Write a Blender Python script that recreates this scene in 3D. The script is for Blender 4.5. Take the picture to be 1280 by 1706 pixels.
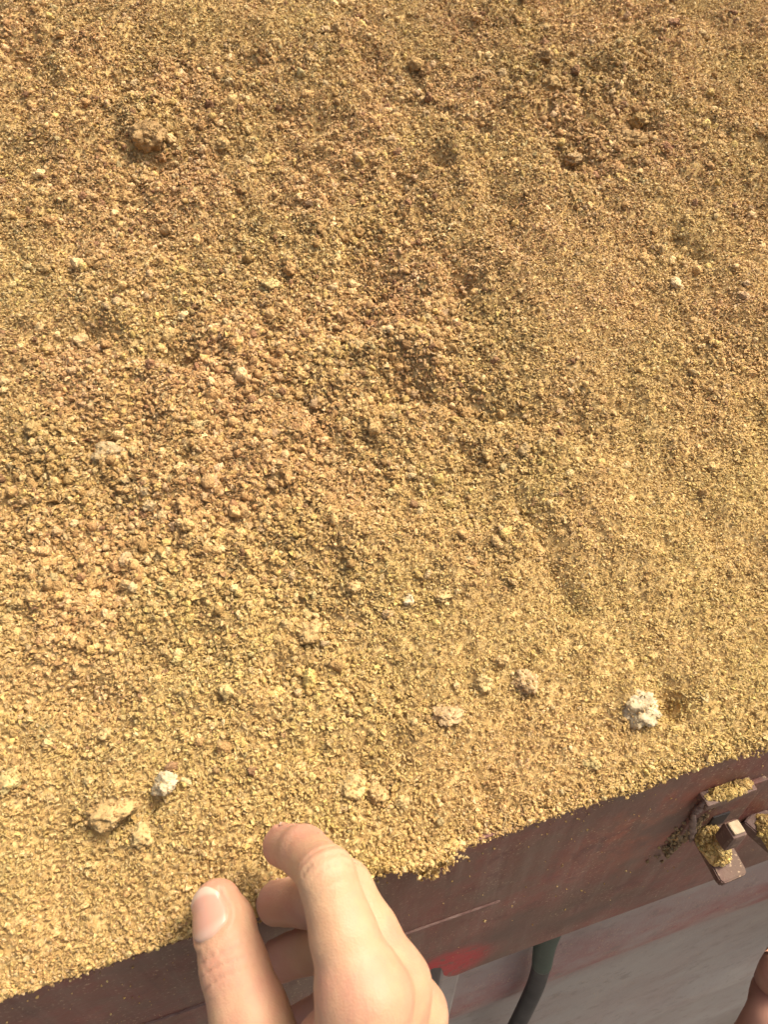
import bpy, bmesh, math, random
import numpy as np
from mathutils import Vector, Matrix

for o in list(bpy.data.objects):
    bpy.data.objects.remove(o)
SC = bpy.context.scene
COL = SC.collection
random.seed(7)
RNG = np.random.default_rng(7)

# ------------------------------------------------------------------ camera, sky, sun, exposure
CAM_H, PITCH, F = 0.30, math.radians(45.0), 1280.0     # metres above the rim, degrees below horizontal
cam_data = bpy.data.cameras.new('camera')
cam_data.sensor_fit = 'HORIZONTAL'
cam_data.sensor_width = 36.0
cam_data.lens = 36.0
cam_data.clip_start = 0.01
cam_data.clip_end = 200.0
cam_data.dof.use_dof = True
cam_data.dof.focus_distance = 0.40
cam_data.dof.aperture_fstop = 30.0
cam = bpy.data.objects.new('camera', cam_data)
COL.objects.link(cam)
cam.location = (0, 0, CAM_H)
cam.rotation_euler = (math.pi / 2 - PITCH, 0, 0)
SC.camera = cam

SUN_ELEV, SUN_AZ = math.radians(61), math.radians(72)  # azimuth clockwise from +Y: along the rim from the right
world = bpy.data.worlds.new('World')
SC.world = world
world.use_nodes = True
wn = world.node_tree
wn.nodes.clear()
sky = wn.nodes.new('ShaderNodeTexSky')
sky.sky_type = 'NISHITA'
sky.sun_disc = False
sky.sun_elevation = SUN_ELEV
sky.sun_rotation = SUN_AZ
sky.air_density = 0.6
sky.dust_density = 8.0
sky.ozone_density = 0.6
bg = wn.nodes.new('ShaderNodeBackground')
bg.inputs['Strength'].default_value = 0.13
wo = wn.nodes.new('ShaderNodeOutputWorld')
wn.links.new(sky.outputs[0], bg.inputs[0])
wn.links.new(bg.outputs[0], wo.inputs[0])

sun_data = bpy.data.lights.new('sun', 'SUN')
sun_data.energy = 1.5
sun_data.angle = math.radians(13.0)
sun_data.color = (1.0, 0.93, 0.80)
sun = bpy.data.objects.new('sun', sun_data)
COL.objects.link(sun)
sd = Vector((math.sin(SUN_AZ) * math.cos(SUN_ELEV), math.cos(SUN_AZ) * math.cos(SUN_ELEV), math.sin(SUN_ELEV)))
sun.rotation_euler = sd.to_track_quat('Z', 'Y').to_euler()
sun.location = sd * 5

SC.render.engine = 'CYCLES'
SC.view_settings.view_transform = 'Standard'
SC.view_settings.look = 'None'
SC.view_settings.exposure = 1.08
SC.view_settings.gamma = 1.0
SC.view_settings.use_curve_mapping = False
SC.cycles.max_bounces = 6
SC.cycles.use_denoising = True

# ------------------------------------------------------------------ helpers
CAMP = np.array([0, 0, CAM_H])
FWD = np.array([0, math.cos(PITCH), -math.sin(PITCH)])
DWN = np.array([0, -math.sin(PITCH), -math.cos(PITCH)])
RGT = np.array([1.0, 0, 0])

def ray(u, v):
    return FWD + RGT * (u - 640) / F + DWN * (v - 853) / F

def pt(u, v, d):
    """world point seen at photograph pixel (u, v) at optical-axis depth d"""
    return CAMP + ray(u, v) * d

def to_z(u, v, z=0.0):
    r = ray(u, v)
    return CAMP + r * ((z - CAM_H) / r[2])

def tag(o, label=None, cat=None, group=None, kind=None):
    if label: o['label'] = label
    if cat: o['category'] = cat
    if group: o['group'] = group
    if kind: o['kind'] = kind
    return o

def mesh_obj(name, verts, faces, material, parent=None, smooth=False):
    me = bpy.data.meshes.new(name)
    me.from_pydata([tuple(map(float, v)) for v in verts], [], faces)
    me.update()
    o = bpy.data.objects.new(name, me)
    COL.objects.link(o)
    if material: me.materials.append(material)
    if parent: o.parent = parent
    if smooth:
        me.polygons.foreach_set('use_smooth', [True] * len(me.polygons))
    return o

def bm_obj(name, bm, material, parent=None, smooth=False):
    bmesh.ops.recalc_face_normals(bm, faces=bm.faces)
    me = bpy.data.meshes.new(name)
    bm.to_mesh(me)
    bm.free()
    o = bpy.data.objects.new(name, me)
    COL.objects.link(o)
    me.materials.append(material)
    if parent: o.parent = parent
    if smooth:
        me.polygons.foreach_set('use_smooth', [True] * len(me.polygons))
    return o

# vectorised gradient noise
_perm = np.random.default_rng(3).permutation(256)
_perm = np.concatenate([_perm, _perm, _perm])
_grad = np.array([[1,1,0],[-1,1,0],[1,-1,0],[-1,-1,0],[1,0,1],[-1,0,1],[1,0,-1],[-1,0,-1],[0,1,1],[0,-1,1],[0,1,-1],[0,-1,-1],[1,1,0],[-1,1,0],[0,-1,1],[0,-1,-1]], float)

def pnoise(x, y, z=None):
    x = np.asarray(x, float); y = np.asarray(y, float)
    z = np.zeros_like(x) + 0.37 if z is None else np.asarray(z, float)
    xi, yi, zi = np.floor(x).astype(int), np.floor(y).astype(int), np.floor(z).astype(int)
    xf, yf, zf = x - xi, y - yi, z - zi
    xi, yi, zi = xi & 255, yi & 255, zi & 255
    fade = lambda t: t * t * t * (t * (t * 6 - 15) + 10)
    u, v, w = fade(xf), fade(yf), fade(zf)
    out = 0
    for dx in (0, 1):
        for dy in (0, 1):
            for dz in (0, 1):
                h = _perm[_perm[_perm[xi + dx] + yi + dy] + zi + dz] & 15
                g = _grad[h]
                n = g[..., 0] * (xf - dx) + g[..., 1] * (yf - dy) + g[..., 2] * (zf - dz)
                out = out + n * (u if dx else 1 - u) * (v if dy else 1 - v) * (w if dz else 1 - w)
    return out

def fbm(x, y, z=None, octv=3, gain=0.5):
    a, s, t = 1.0, 1.0, 0
    for k in range(octv):
        t = t + a * pnoise(x * s + 17.3 * k, y * s - 9.1 * k, None if z is None else z * s + 5.7 * k)
        a *= gain; s *= 2.03
    return t

def sstep(a, b, x):
    t = np.clip((np.asarray(x, float) - a) / (b - a), 0, 1)
    return t * t * (3 - 2 * t)

# ------------------------------------------------------------------ materials
class NT:
    def __init__(self, name):
        self.m = bpy.data.materials.new(name)
        self.m.use_nodes = True
        self.t = self.m.node_tree
        self.t.nodes.clear()
        self.out = self.n('ShaderNodeOutputMaterial')
        self.b = self.n('ShaderNodeBsdfPrincipled')
        self.l(self.b.outputs[0], self.out.inputs[0])
    def n(self, typ, **kw):
        nd = self.t.nodes.new(typ)
        for k, v in kw.items(): setattr(nd, k, v)
        return nd
    def l(self, a, b): self.t.links.new(a, b)
    def coord(self): return self.n('ShaderNodeTexCoord').outputs['Object']
    def scaled(self, co, sc, loc=(0, 0, 0)):
        mp = self.n('ShaderNodeMapping')
        mp.inputs['Scale'].default_value = sc
        mp.inputs['Location'].default_value = loc
        self.l(co, mp.inputs[0]); return mp.outputs[0]
    def noise(self, co, scale, detail=4, rough=0.55):
        nd = self.n('ShaderNodeTexNoise')
        nd.inputs['Scale'].default_value = scale
        nd.inputs['Detail'].default_value = detail
        nd.inputs['Roughness'].default_value = rough
        self.l(co, nd.inputs['Vector']); return nd.outputs['Fac']
    def voro(self, co, scale, out='Distance'):
        nd = self.n('ShaderNodeTexVoronoi')
        nd.inputs['Scale'].default_value = scale
        self.l(co, nd.inputs['Vector']); return nd.outputs[out]
    def ramp(self, fac, stops):
        nd = self.n('ShaderNodeValToRGB')
        cr = nd.color_ramp
        while len(cr.elements) > 1: cr.elements.remove(cr.elements[-1])
        cr.elements[0].position = stops[0][0]
        for p, c in stops[1:]: cr.elements.new(p)
        for e, (p, c) in zip(cr.elements, stops):
            e.color = (*c, 1) if not isinstance(c, (int, float)) else (c, c, c, 1)
        self.l(fac, nd.inputs[0]); return nd.outputs[0]
    def mix(self, fac, a, b, mode='MIX'):
        nd = self.n('ShaderNodeMix', data_type='RGBA', blend_type=mode)
        if isinstance(fac, (int, float)): nd.inputs[0].default_value = fac
        else: self.l(fac, nd.inputs[0])
        for i, c in ((6, a), (7, b)):
            if isinstance(c, tuple): nd.inputs[i].default_value = (*c, 1)
            else: self.l(c, nd.inputs[i])
        return nd.outputs[2]
    def math(self, op, a, b=0.0):
        nd = self.n('ShaderNodeMath', operation=op)
        for i, c in ((0, a), (1, b)):
            if isinstance(c, (int, float)): nd.inputs[i].default_value = c
            else: self.l(c, nd.inputs[i])
        return nd.outputs[0]
    def sphere_mask(self, co, centre, r0, r1):
        nd = self.n('ShaderNodeVectorMath', operation='DISTANCE')
        self.l(co, nd.inputs[0]); nd.inputs[1].default_value = centre
        mr = self.n('ShaderNodeMapRange', interpolation_type='SMOOTHSTEP')
        self.l(nd.outputs['Value'], mr.inputs[0])
        mr.inputs[1].default_value = r1; mr.inputs[2].default_value = r0
        mr.inputs[3].default_value = 0; mr.inputs[4].default_value = 1
        return mr.outputs[0]
    def bump(self, h, strength, dist, prev=None):
        nd = self.n('ShaderNodeBump')
        nd.inputs['Strength'].default_value = strength
        nd.inputs['Distance'].default_value = dist
        self.l(h, nd.inputs['Height'])
        if prev: self.l(prev, nd.inputs['Normal'])
        return nd.outputs[0]
    def fin(self, col=None, rough=None, normal=None, **kw):
        for k, v in (('Base Color', col), ('Roughness', rough), ('Normal', normal)):
            if v is None: continue
            if isinstance(v, tuple): self.b.inputs[k].default_value = (*v, 1)
            elif isinstance(v, (int, float)): self.b.inputs[k].default_value = v
            else: self.l(v, self.b.inputs[k])
        for k, v in kw.items():
            self.b.inputs[k.replace('_', ' ')].default_value = v
        return self.m

def mat_granule():
    t = NT('feed_granule')
    at = t.n('ShaderNodeAttribute', attribute_type='INSTANCER', attribute_name='tint')
    co = t.coord()
    n1 = t.noise(co, 2.2, 3)
    c = t.mix(1.0, at.outputs['Color'], t.ramp(n1, [(0.32, (0.82, 0.77, 0.70)), (0.6, (1.08, 1.08, 1.06))]), 'MULTIPLY')
    nb = t.bump(t.noise(co, 5.0, 3), 0.5, 0.3)
    return t.fin(c, 0.85, nb, Specular_IOR_Level=0.2)

def mat_base():
    t = NT('feed_meal')
    co = t.coord()
    v = t.voro(co, 420, 'Color')
    sp = t.n('ShaderNodeSeparateColor'); t.l(v, sp.inputs[0])
    c = t.ramp(sp.outputs[0], [(0, (0.37, 0.235, 0.085)), (0.5, (0.49, 0.33, 0.125)), (1, (0.59, 0.42, 0.175))])
    nb = t.bump(t.voro(co, 420), -0.9, 0.002)
    nb = t.bump(t.noise(co, 900, 3), 0.5, 0.001, nb)
    return t.fin(c, 0.9, nb, Specular_IOR_Level=0.15)

def mat_lump(name, c0, c1, c2):
    t = NT(name)
    co = t.coord()
    n = t.noise(co, 160, 5, 0.65)
    c = t.ramp(n, [(0.34, c0), (0.5, c1), (0.64, c2)])
    v = t.voro(co, 520)
    nb = t.bump(v, -0.8, 0.0012)
    nb = t.bump(t.noise(co, 700, 4), 0.7, 0.001, nb)
    return t.fin(c, 0.92, nb, Specular_IOR_Level=0.15)

M_GRAN = mat_granule()
M_BASE = mat_base()
LUMPC = {'white': (0.50, 0.41, 0.245), 'grey': (0.41, 0.305, 0.155), 'pale': (0.46, 0.335, 0.142), 'pink': (0.43, 0.295, 0.145), 'tan': (0.42, 0.285, 0.118), 'brown': (0.34, 0.22, 0.095), 'green': (0.44, 0.345, 0.145)}
LUMPM = {k: mat_lump('lump_' + k, tuple(x * f for x, f in zip(c, (0.74, 0.68, 0.58))), c, tuple(min(0.82, x * 1.22) for x in c)) for k, c in LUMPC.items()}

# ------------------------------------------------------------------ the truck side frame: s along the rim, q inwards, z up
A0, A1 = to_z(0, 1660), to_z(1280, 1240)
T = (A1 - A0); T[2] = 0; T /= np.linalg.norm(T)
Q = np.array([-T[1], T[0], 0.0])            # inwards, away from the camera
if Q[1] < 0: Q = -Q
O = to_z(640, 1660 - 0.328 * 640)
O[2] = 0
YAW = math.atan2(T[1], T[0])

def W(s, q, z):
    return O + T * s + Q * q + np.array([0, 0, z])

def loc(p):
    d = np.asarray(p) - O
    return float(d @ T), float(d @ Q), float(d[2])

def on_plane(u, v, q=0.0):
    """(s, z) where the view ray meets the vertical plane at inward offset q"""
    r = ray(u, v)
    k = (q - (CAMP - O) @ Q) / (r @ Q)
    return loc(CAMP + r * k)[0::2]

# ------------------------------------------------------------------ pile of feed: height field h(s, q)
def rise(q):
    return 0.30 * (np.sqrt((q + 0.03) ** 2 + 0.03 ** 2) - 0.0424) * (1 - 0.25 * sstep(0.9, 1.8, q))

DENTS, ZONES, GROOVES = [], [], []

def coarse(s, q):
    c = 0.22 + 0 * s
    for (a, b, r, w) in ZONES:
        c = c + w * np.exp(-((s - a) ** 2 + (q - b) ** 2) / (r * r))
    c = c + 0.35 * pnoise(s / 0.09, q / 0.09)
    return np.clip(c, 0, 1)

def height(s, q, detail=True):
    s = np.asarray(s, float); q = np.asarray(q, float)
    e = sstep(-0.005, 0.12, q)
    z = -0.0002 + rise(np.maximum(q, 0)) + np.minimum(q, 0) * 1.2
    z = z + e * (0.015 * fbm(s / 0.30 + 3.1, q / 0.30, octv=2))
    z = z + (0.22 + 0.78 * e) * 0.0080 * fbm(s / 0.055, q / 0.055 + 7.7, octv=3)
    wx, wy = pnoise(s / 0.022 + 5, q / 0.022), pnoise(s / 0.022, q / 0.022 + 50)
    for (a, b, r, dpt) in DENTS:
        z = z - dpt * np.exp(-((s - a + 0.9 * r * wx) ** 2 + ((q - b + 0.9 * r * wy) * 1.25) ** 2) / (r * r))
    for (a, b, c, d, r, dpt) in GROOVES:
        L = np.hypot(c - a, d - b)
        tx, ty = (c - a) / L, (d - b) / L
        al = np.clip((s - a) * tx + (q - b) * ty, 0, L)
        dd = np.hypot(s - a - tx * al, q - b - ty * al) + 0.004 * pnoise(s / 0.02, q / 0.02)
        z = z - dpt * np.exp(-(dd / r) ** 2)
    if detail:
        c = coarse(s, q)
        z = z + (0.0024 + 0.0026 * c) * fbm(s / 0.017, q / 0.017, octv=2) * (0.35 + 0.65 * e)
        up_ = sstep(0.12, 0.42, q)
        cl = fbm(s / 0.030 + 11, q / 0.030 + 5, octv=3, gain=0.6)
        z = z + up_ * 0.0055 * np.abs(cl) * (0.55 + 0.9 * np.clip(0.5 + pnoise(s / 0.11, q / 0.11 + 31), 0, 1))
        z = z + (0.0013 + 0.0012 * c) * pnoise(s / 0.0062, q / 0.0062)
    return z

def on_pile(u, v):
    r = ray(u, v)
    k0, k1 = 0.1, 3.0
    prev = k0
    for k in np.arange(0.12, 3.0, 0.01):
        s, q, z = loc(CAMP + r * k)
        if z < float(height(s, max(q, -0.002), False)):
            k0, k1 = prev, k
            break
        prev = k
    for _ in range(24):
        km = 0.5 * (k0 + k1)
        s, q, z = loc(CAMP + r * km)
        if z < float(height(s, max(q, -0.002), False)): k1 = km
        else: k0 = km
    s, q, z = loc(CAMP + r * k1)
    return s, q, z, k1

def zone(u, v, rpx, w):
    s, q, z, k = on_pile(u, v)
    return (s, q, rpx * k / F, w)

ZN = [zone(430, 600, 260, 0.65), zone(720, 640, 190, 0.6), zone(200, 780, 240, 0.6), zone(500, 880, 200, 0.45),
      zone(150, 960, 180, 0.45), zone(880, 880, 60, 0.35), zone(300, 200, 300, 0.5), zone(950, 170, 260, 0.55), zone(640, 330, 200, 0.3),
      zone(1150, 600, 120, 0.3), zone(1050, 950, 260, -0.35), zone(1000, 1250, 160, -0.2), zone(520, 1220, 160, 0.2)]
ZONES.extend(ZN)

def dent(u, v, rpx, depth):
    s, q, z, k = on_pile(u, v)
    return (s, q, rpx * k / F, depth * (1.25 if v < 300 else 1.25))
DN = [dent(1120, 1152, 32, 0.010), dent(1115, 1185, 24, 0.005), dent(28, 82, 40, 0.020), dent(905, 112, 26, 0.016), dent(915, 160, 22, 0.012),
      dent(1062, 212, 24, 0.012), dent(770, 470, 30, 0.010), dent(280, 262, 34, 0.014), dent(640, 655, 40, 0.008), dent(160, 745, 22, 0.007),
      dent(205, 150, 30, 0.012), dent(545, 205, 26, 0.010), dent(725, 258, 22, 0.010), dent(1180, 870, 26, 0.005), dent(375, 262, 24, 0.010),
      dent(255, 1345, 22, 0.006), dent(185, 1380, 34, 0.005), dent(950, 268, 22, 0.010), dent(480, 1120, 46, 0.006), dent(120, 1160, 50, 0.006),
      dent(110, 550, 46, 0.006), dent(300, 590, 40, 0.007), dent(345, 1470, 20, 0.004),
      dent(640, 480, 26, 0.005), dent(480, 640, 24, 0.005), dent(820, 40, 40, -0.012), dent(900, 190, 50, -0.010), dent(250, 205, 44, -0.008),
      dent(180, 1335, 44, -0.006), dent(1070, 1160, 40, -0.005), dent(730, 1190, 60, -0.003), dent(700, 600, 80, -0.010), dent(1030, 120, 50, -0.010)]
def groove(u0, v0, u1, v1, rpx, depth):
    s, q, z, k = on_pile(u0, v0); a, b, _, _ = on_pile(u1, v1)
    return (s, q, a, b, rpx * k / F, depth)
GR = [groove(865, 830, 955, 1010, 26, 0.0055), groove(1130, 390, 1180, 430, 14, 0.006), groove(790, 1290, 820, 1340, 12, 0.003), groove(640, 640, 880, 690, 26, 0.006), groove(1000, 660, 1040, 690, 12, 0.004),
      groove(760, 1050, 775, 1080, 12, 0.003), groove(460, 1240, 600, 1270, 30, 0.003)]
DENTS.extend(DN); GROOVES.extend(GR)

def axis_samples(lo, c0, c1, hi, fine, ncoarse):
    core = np.arange(c0, c1, fine)
    t = np.linspace(0, 1, ncoarse + 1)[1:]
    left = c0 - (c0 - lo) * t[::-1] ** 1.8 if lo < c0 else np.array([])
    right = c1 + (hi - c1) * np.concatenate([[0], t]) ** 1.8
    return np.concatenate([left, core, right])

ss = axis_samples(-1.5, -0.42, 0.55, 1.7, 0.0026, 60)
qs = axis_samples(-0.0002, -0.0002, 0.85, 2.0, 0.0026, 70)
S_, Q_ = np.meshgrid(ss, qs)
Z_ = height(S_, Q_) - 0.0012
P_ = O[None, None] + T * S_[..., None] + Q * Q_[..., None]
P_[..., 2] += Z_
ny, nx = S_.shape
idx = np.arange(nx * ny).reshape(ny, nx)
quads = np.stack([idx[:-1, :-1], idx[:-1, 1:], idx[1:, 1:], idx[1:, :-1]], -1).reshape(-1, 4)
me = bpy.data.meshes.new('feed_pile')
me.from_pydata(P_.reshape(-1, 3).tolist(), [], quads.tolist())
me.polygons.foreach_set('use_smooth', np.ones(len(quads), bool))
me.materials.append(M_BASE)
pile = bpy.data.objects.new('feed_pile', me)
COL.objects.link(pile)
tag(pile, 'golden tan heap of loose granular feed meal filling the truck bed', 'feed', kind='stuff')

# ------------------------------------------------------------------ granule shapes (only instanced)
SRC = bpy.data.collections.new('granule_shapes')      # not linked to the scene: sources for the loose granules

def src(name, verts, faces):
    me = bpy.data.meshes.new(name)
    me.from_pydata([tuple(map(float, v)) for v in verts], [], faces)
    me.polygons.foreach_set('use_smooth', [True] * len(me.polygons))
    me.materials.append(M_GRAN)
    o = bpy.data.objects.new(name, me)
    SRC.objects.link(o)

def ico(sub):
    bm = bmesh.new()
    bmesh.ops.create_icosphere(bm, subdivisions=sub, radius=1.0)
    v = np.array([x.co[:] for x in bm.verts]); f = [[q.index for q in p.verts] for p in bm.faces]
    bm.free()
    return v, f

NG, NF, NS = 7, 5, 4
for i in range(NG):                                    # rough rounded granules
    v, f = ico(3 if i < 4 else 2)
    k = 1 + 0.50 * pnoise(v[:, 0] * 1.2 + 9 * i, v[:, 1] * 1.2, v[:, 2] * 1.2) + 0.40 * pnoise(v[:, 0] * 2.9, v[:, 1] * 2.9 + 4 * i, v[:, 2] * 2.9)
    if i < 4: k = k + 0.24 * pnoise(v[:, 0] * 6.5, v[:, 1] * 6.5, v[:, 2] * 6.5 + i)
    v = v * k[:, None] * np.array([1.0, 0.85 + 0.1 * (i % 3), 0.72 + 0.06 * (i % 2)])
    src('g%02d' % i, v * 0.5, f)
for i in range(NF):                                    # husk flakes: curved thin chips
    n, m = 6, 4
    vs = []
    for side in (1, -1):
        for a in range(n + 1):
            x = -0.5 + a / n
            wdt = (1 - (2 * x) ** 2 * 0.85) ** 0.5 * (0.26 + 0.05 * i)
            for b in range(m + 1):
                y = (-0.5 + b / m) * 2 * wdt
                z = (0.25 + 0.12 * i) * (y * y * 2.0 - x * x * 0.8) + 0.05 * math.sin(9 * x + 5 * y + i * 2) + side * 0.035
                vs.append((x, y * 0.9, z))
    st = (n + 1) * (m + 1)
    fs = []
    for a in range(n):
        for b in range(m):
            p = a * (m + 1) + b
            fs.append((p, p + m + 1, p + m + 2, p + 1))
            fs.append((st + p, st + p + 1, st + p + m + 2, st + p + m + 1))
    rim = [a * (m + 1) for a in range(n + 1)], [a * (m + 1) + m for a in range(n + 1)]
    for a in range(n):
        fs.append((rim[0][a], rim[0][a] + st, rim[0][a + 1] + st, rim[0][a + 1]))
        fs.append((rim[1][a], rim[1][a + 1], rim[1][a + 1] + st, rim[1][a] + st))
    src('h%02d' % i, vs, fs)
for i in range(NS):                                    # fibres and splinters
    n = 5; vs = []; fs = []
    for a in range(n + 1):
        x = -0.5 + a / n
        r = 0.045 * (1 - 0.6 * abs(2 * x)) + 0.012
        cy = (0.10 + 0.08 * i) * (x * x * 2) + 0.03 * math.sin(8 * x + i)
        cz = 0.05 * math.cos(5 * x + 2 * i)
        for b in range(4):
            an = b * math.pi / 2
            vs.append((x, cy + r * math.cos(an) * 1.5, cz + r * math.sin(an)))
    for a in range(n):
        for b in range(4):
            p, p2 = a * 4 + b, a * 4 + (b + 1) % 4
            fs.append((p, p2, p2 + 4, p + 4))
    fs += [(3, 2, 1, 0), (n * 4, n * 4 + 1, n * 4 + 2, n * 4 + 3)]
    src('s%02d' % i, vs, fs)

ng = bpy.data.node_groups.new('loose_granules', 'GeometryNodeTree')
ng.interface.new_socket('Geometry', in_out='INPUT', socket_type='NodeSocketGeometry')
ng.interface.new_socket('Geometry', in_out='OUTPUT', socket_type='NodeSocketGeometry')
gi, go = ng.nodes.new('NodeGroupInput'), ng.nodes.new('NodeGroupOutput')
ci = ng.nodes.new('GeometryNodeCollectionInfo')
ci.inputs['Collection'].default_value = SRC
ci.inputs['Separate Children'].default_value = True
ci.inputs['Reset Children'].default_value = True
iop = ng.nodes.new('GeometryNodeInstanceOnPoints')
iop.inputs['Pick Instance'].default_value = True
def named(nm, ty):
    nd = ng.nodes.new('GeometryNodeInputNamedAttribute'); nd.data_type = ty
    nd.inputs[0].default_value = nm
    return nd.outputs[0]
e2r = ng.nodes.new('FunctionNodeEulerToRotation')
ng.links.new(named('rot', 'FLOAT_VECTOR'), e2r.inputs[0])
ng.links.new(gi.outputs[0], iop.inputs['Points'])
ng.links.new(ci.outputs[0], iop.inputs['Instance'])
ng.links.new(named('shape', 'INT'), iop.inputs['Instance Index'])
ng.links.new(e2r.outputs[0], iop.inputs['Rotation'])
ng.links.new(named('siz', 'FLOAT_VECTOR'), iop.inputs['Scale'])
ng.links.new(iop.outputs[0], go.inputs[0])

def granules(name, pos, rot, siz, shape, tint, parent=None):
    me = bpy.data.meshes.new(name)
    n = len(pos)
    me.vertices.add(n)
    me.vertices.foreach_set('co', np.ascontiguousarray(pos, np.float32).ravel())
    for nm, ty, key, arr in (('rot', 'FLOAT_VECTOR', 'vector', rot), ('siz', 'FLOAT_VECTOR', 'vector', siz), ('shape', 'INT', 'value', shape), ('tint', 'FLOAT_COLOR', 'color', tint)):
        at = me.attributes.new(nm, ty, 'POINT')
        at.data.foreach_set(key, np.ascontiguousarray(arr, np.int32 if ty == 'INT' else np.float32).ravel())
    me.materials.append(M_GRAN)
    o = bpy.data.objects.new(name, me)
    COL.objects.link(o)
    if parent: o.parent = parent
    md = o.modifiers.new('granules', 'NODES')
    md.node_group = ng
    o['kind'] = 'stuff'
    return o

PAL = np.array([[0.62, 0.425, 0.195], [0.55, 0.36, 0.155], [0.72, 0.53, 0.27], [0.46, 0.285, 0.125], [0.66, 0.48, 0.185], [0.74, 0.57, 0.32], [0.57, 0.405, 0.225], [0.53, 0.43, 0.22], [0.33, 0.19, 0.10]])
def tints(s, q, n, near):
    """near: 0..1 how golden (fine dusty meal by the rim is yellower)"""
    w = np.array([0.25, 0.22, 0.12, 0.16, 0.08, 0.035, 0.06, 0.035, 0.05])
    ix = RNG.choice(len(PAL), n, p=w / w.sum())
    c = PAL[ix] * (0.74 + 0.44 * RNG.random((n, 1)))
    gold = np.array([0.70, 0.505, 0.175])
    m = (0.52 * near * RNG.random(n) ** 0.7)[:, None]
    c = c * (1 - m) + gold * m
    pch = np.clip(fbm(s / 0.05 + 40, q / 0.05, octv=2), -0.8, 0.8)      # rosy and olive patches
    c = c * (1 + pch[:, None] * np.array([0.045, -0.03, 0.05]))
    p2 = pnoise(s / 0.16 - 20, q / 0.16)
    c = c * (1 + 0.13 * p2[:, None])
    br_ = 0.75 * coarse(s, q)[:, None] * sstep(0.05, 0.20, q)[:, None]        # coarse granules are browner
    c = c * (1 - br_ * np.array([0.06, 0.125, 0.14]))
    c = c * np.array([1.0, 0.985, 0.91])
    return np.concatenate([np.clip(c, 0.02, 0.9), np.ones((n, 1))], 1)

def in_region(s, q, far):
    """rough keep-probability: full density near the place the photographer stands"""
    half = 0.26 + 0.62 * np.maximum(q, 0)
    mid = 0.05 + 0.10 * q
    x = np.abs(s - mid) / half
    return np.where(x < 1, 1.0, np.where(x < 2.2, 0.35 * (2.2 - x) / 1.2, 0.0)) * (1 - sstep(far * 0.7, far, q)) 

def scatter(density, far, kinds):
    """uniform random (s, q) kept by region"""
    s0, s1 = -1.0, 1.3
    n = int(density * (s1 - s0) * (far + 0.003))
    s = RNG.uniform(s0, s1, n); q = RNG.uniform(-0.0005, far, n)
    k = RNG.random(n) < in_region(s, q, far)
    return s[k], q[k]

POS, ROT, SIZ, SHP, TIN = [], [], [], [], []
def add(s, q, dz, rot, siz, shp, tin):
    p = O + T * s[:, None] + Q * q[:, None]
    p[:, 2] += height(s, q) + dz
    POS.append(p); ROT.append(rot); SIZ.append(siz); SHP.append(shp); TIN.append(tin)

def randrot(n): return RNG.uniform(0, 2 * math.pi, (n, 3))
def flatrot(n, tilt):
    return np.stack([RNG.normal(0, tilt, n), RNG.normal(0, tilt, n) - 0.0, RNG.uniform(0, 2 * math.pi, n)], 1)

# rounded granules, larger where the pile is coarse
s, q = scatter(190000, 1.35, 'g')
c = coarse(s, q); keep = RNG.random(len(s)) < 0.20 + 0.66 * c
s, q, c = s[keep], q[keep], c[keep]; n = len(s)
d = (0.0010 + 0.00125 * c) * np.exp(RNG.normal(0, 0.40, n))
d = np.minimum(d, 0.0070)
near = 1 - sstep(0.02, 0.30, q)
add(s, q, d * RNG.uniform(-0.15, 0.45, n), randrot(n), np.repeat(d[:, None], 3, 1) * RNG.uniform(0.8, 1.2, (n, 3)), RNG.integers(0, NG, n), tints(s, q, n, near))
# clods, in loose clusters
s, q = scatter(7000, 1.35, 'g'); n = len(s)
cm = pnoise(s / 0.07 + 71, q / 0.07) + 0.5 * coarse(s, q) + 0.25 * sstep(0.2, 0.5, q) - 0.12 * (1 - sstep(0.0, 0.1, q))
keep = RNG.random(n) < np.clip((cm - 0.10) * 1.6, 0, 1); s, q = s[keep], q[keep]; n = len(s)
d = 0.0036 * np.exp(RNG.normal(0, 0.30, n)) * (1 + 0.35 * sstep(0.2, 0.5, q))
add(s, q, d * RNG.uniform(-0.10, 0.25, n), randrot(n), np.repeat(d[:, None], 3, 1) * RNG.uniform(0.75, 1.25, (n, 3)), RNG.integers(0, 4, n), tints(s, q, n, np.zeros(n)))
# crumbs
s, q = scatter(760000, 0.80, 'g'); n = len(s)
keep = RNG.random(n) < 1 - 0.6 * sstep(0.35, 0.8, q); s, q = s[keep], q[keep]; n = len(s)
d = 0.00085 * np.exp(RNG.normal(0, 0.32, n))
near = 1 - sstep(0.02, 0.30, q)
add(s, q, d * RNG.uniform(-0.1, 0.6, n), randrot(n), np.repeat(d[:, None], 3, 1) * RNG.uniform(0.7, 1.3, (n, 3)), RNG.integers(4, NG, n), tints(s, q, n, near))
# husk flakes
s, q = scatter(330000, 0.95, 'h'); n = len(s)
d = (0.0013 + 0.0011 * coarse(s, q)) * np.exp(RNG.normal(0, 0.30, n))
near = 1 - sstep(0.02, 0.30, q)
add(s, q, 0.0004 + 0.0008 * RNG.random(n), flatrot(n, 0.42), np.stack([d, d * RNG.uniform(0.6, 1.1, n), d], 1), NG + RNG.integers(0, NF, n), tints(s, q, n, near))
# fibres
s, q = scatter(120000, 0.70, 's'); n = len(s)
d = 0.0036 * np.exp(RNG.normal(0, 0.40, n))
near = 1 - sstep(0.02, 0.30, q)
add(s, q, 0.0006 + 0.0010 * RNG.random(n), flatrot(n, 0.45), np.stack([d, np.full(n, 0.0021), np.full(n, 0.0021)], 1), NG + NF + RNG.integers(0, NS, n), tints(s, q, n, near) * 1.05)
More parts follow.
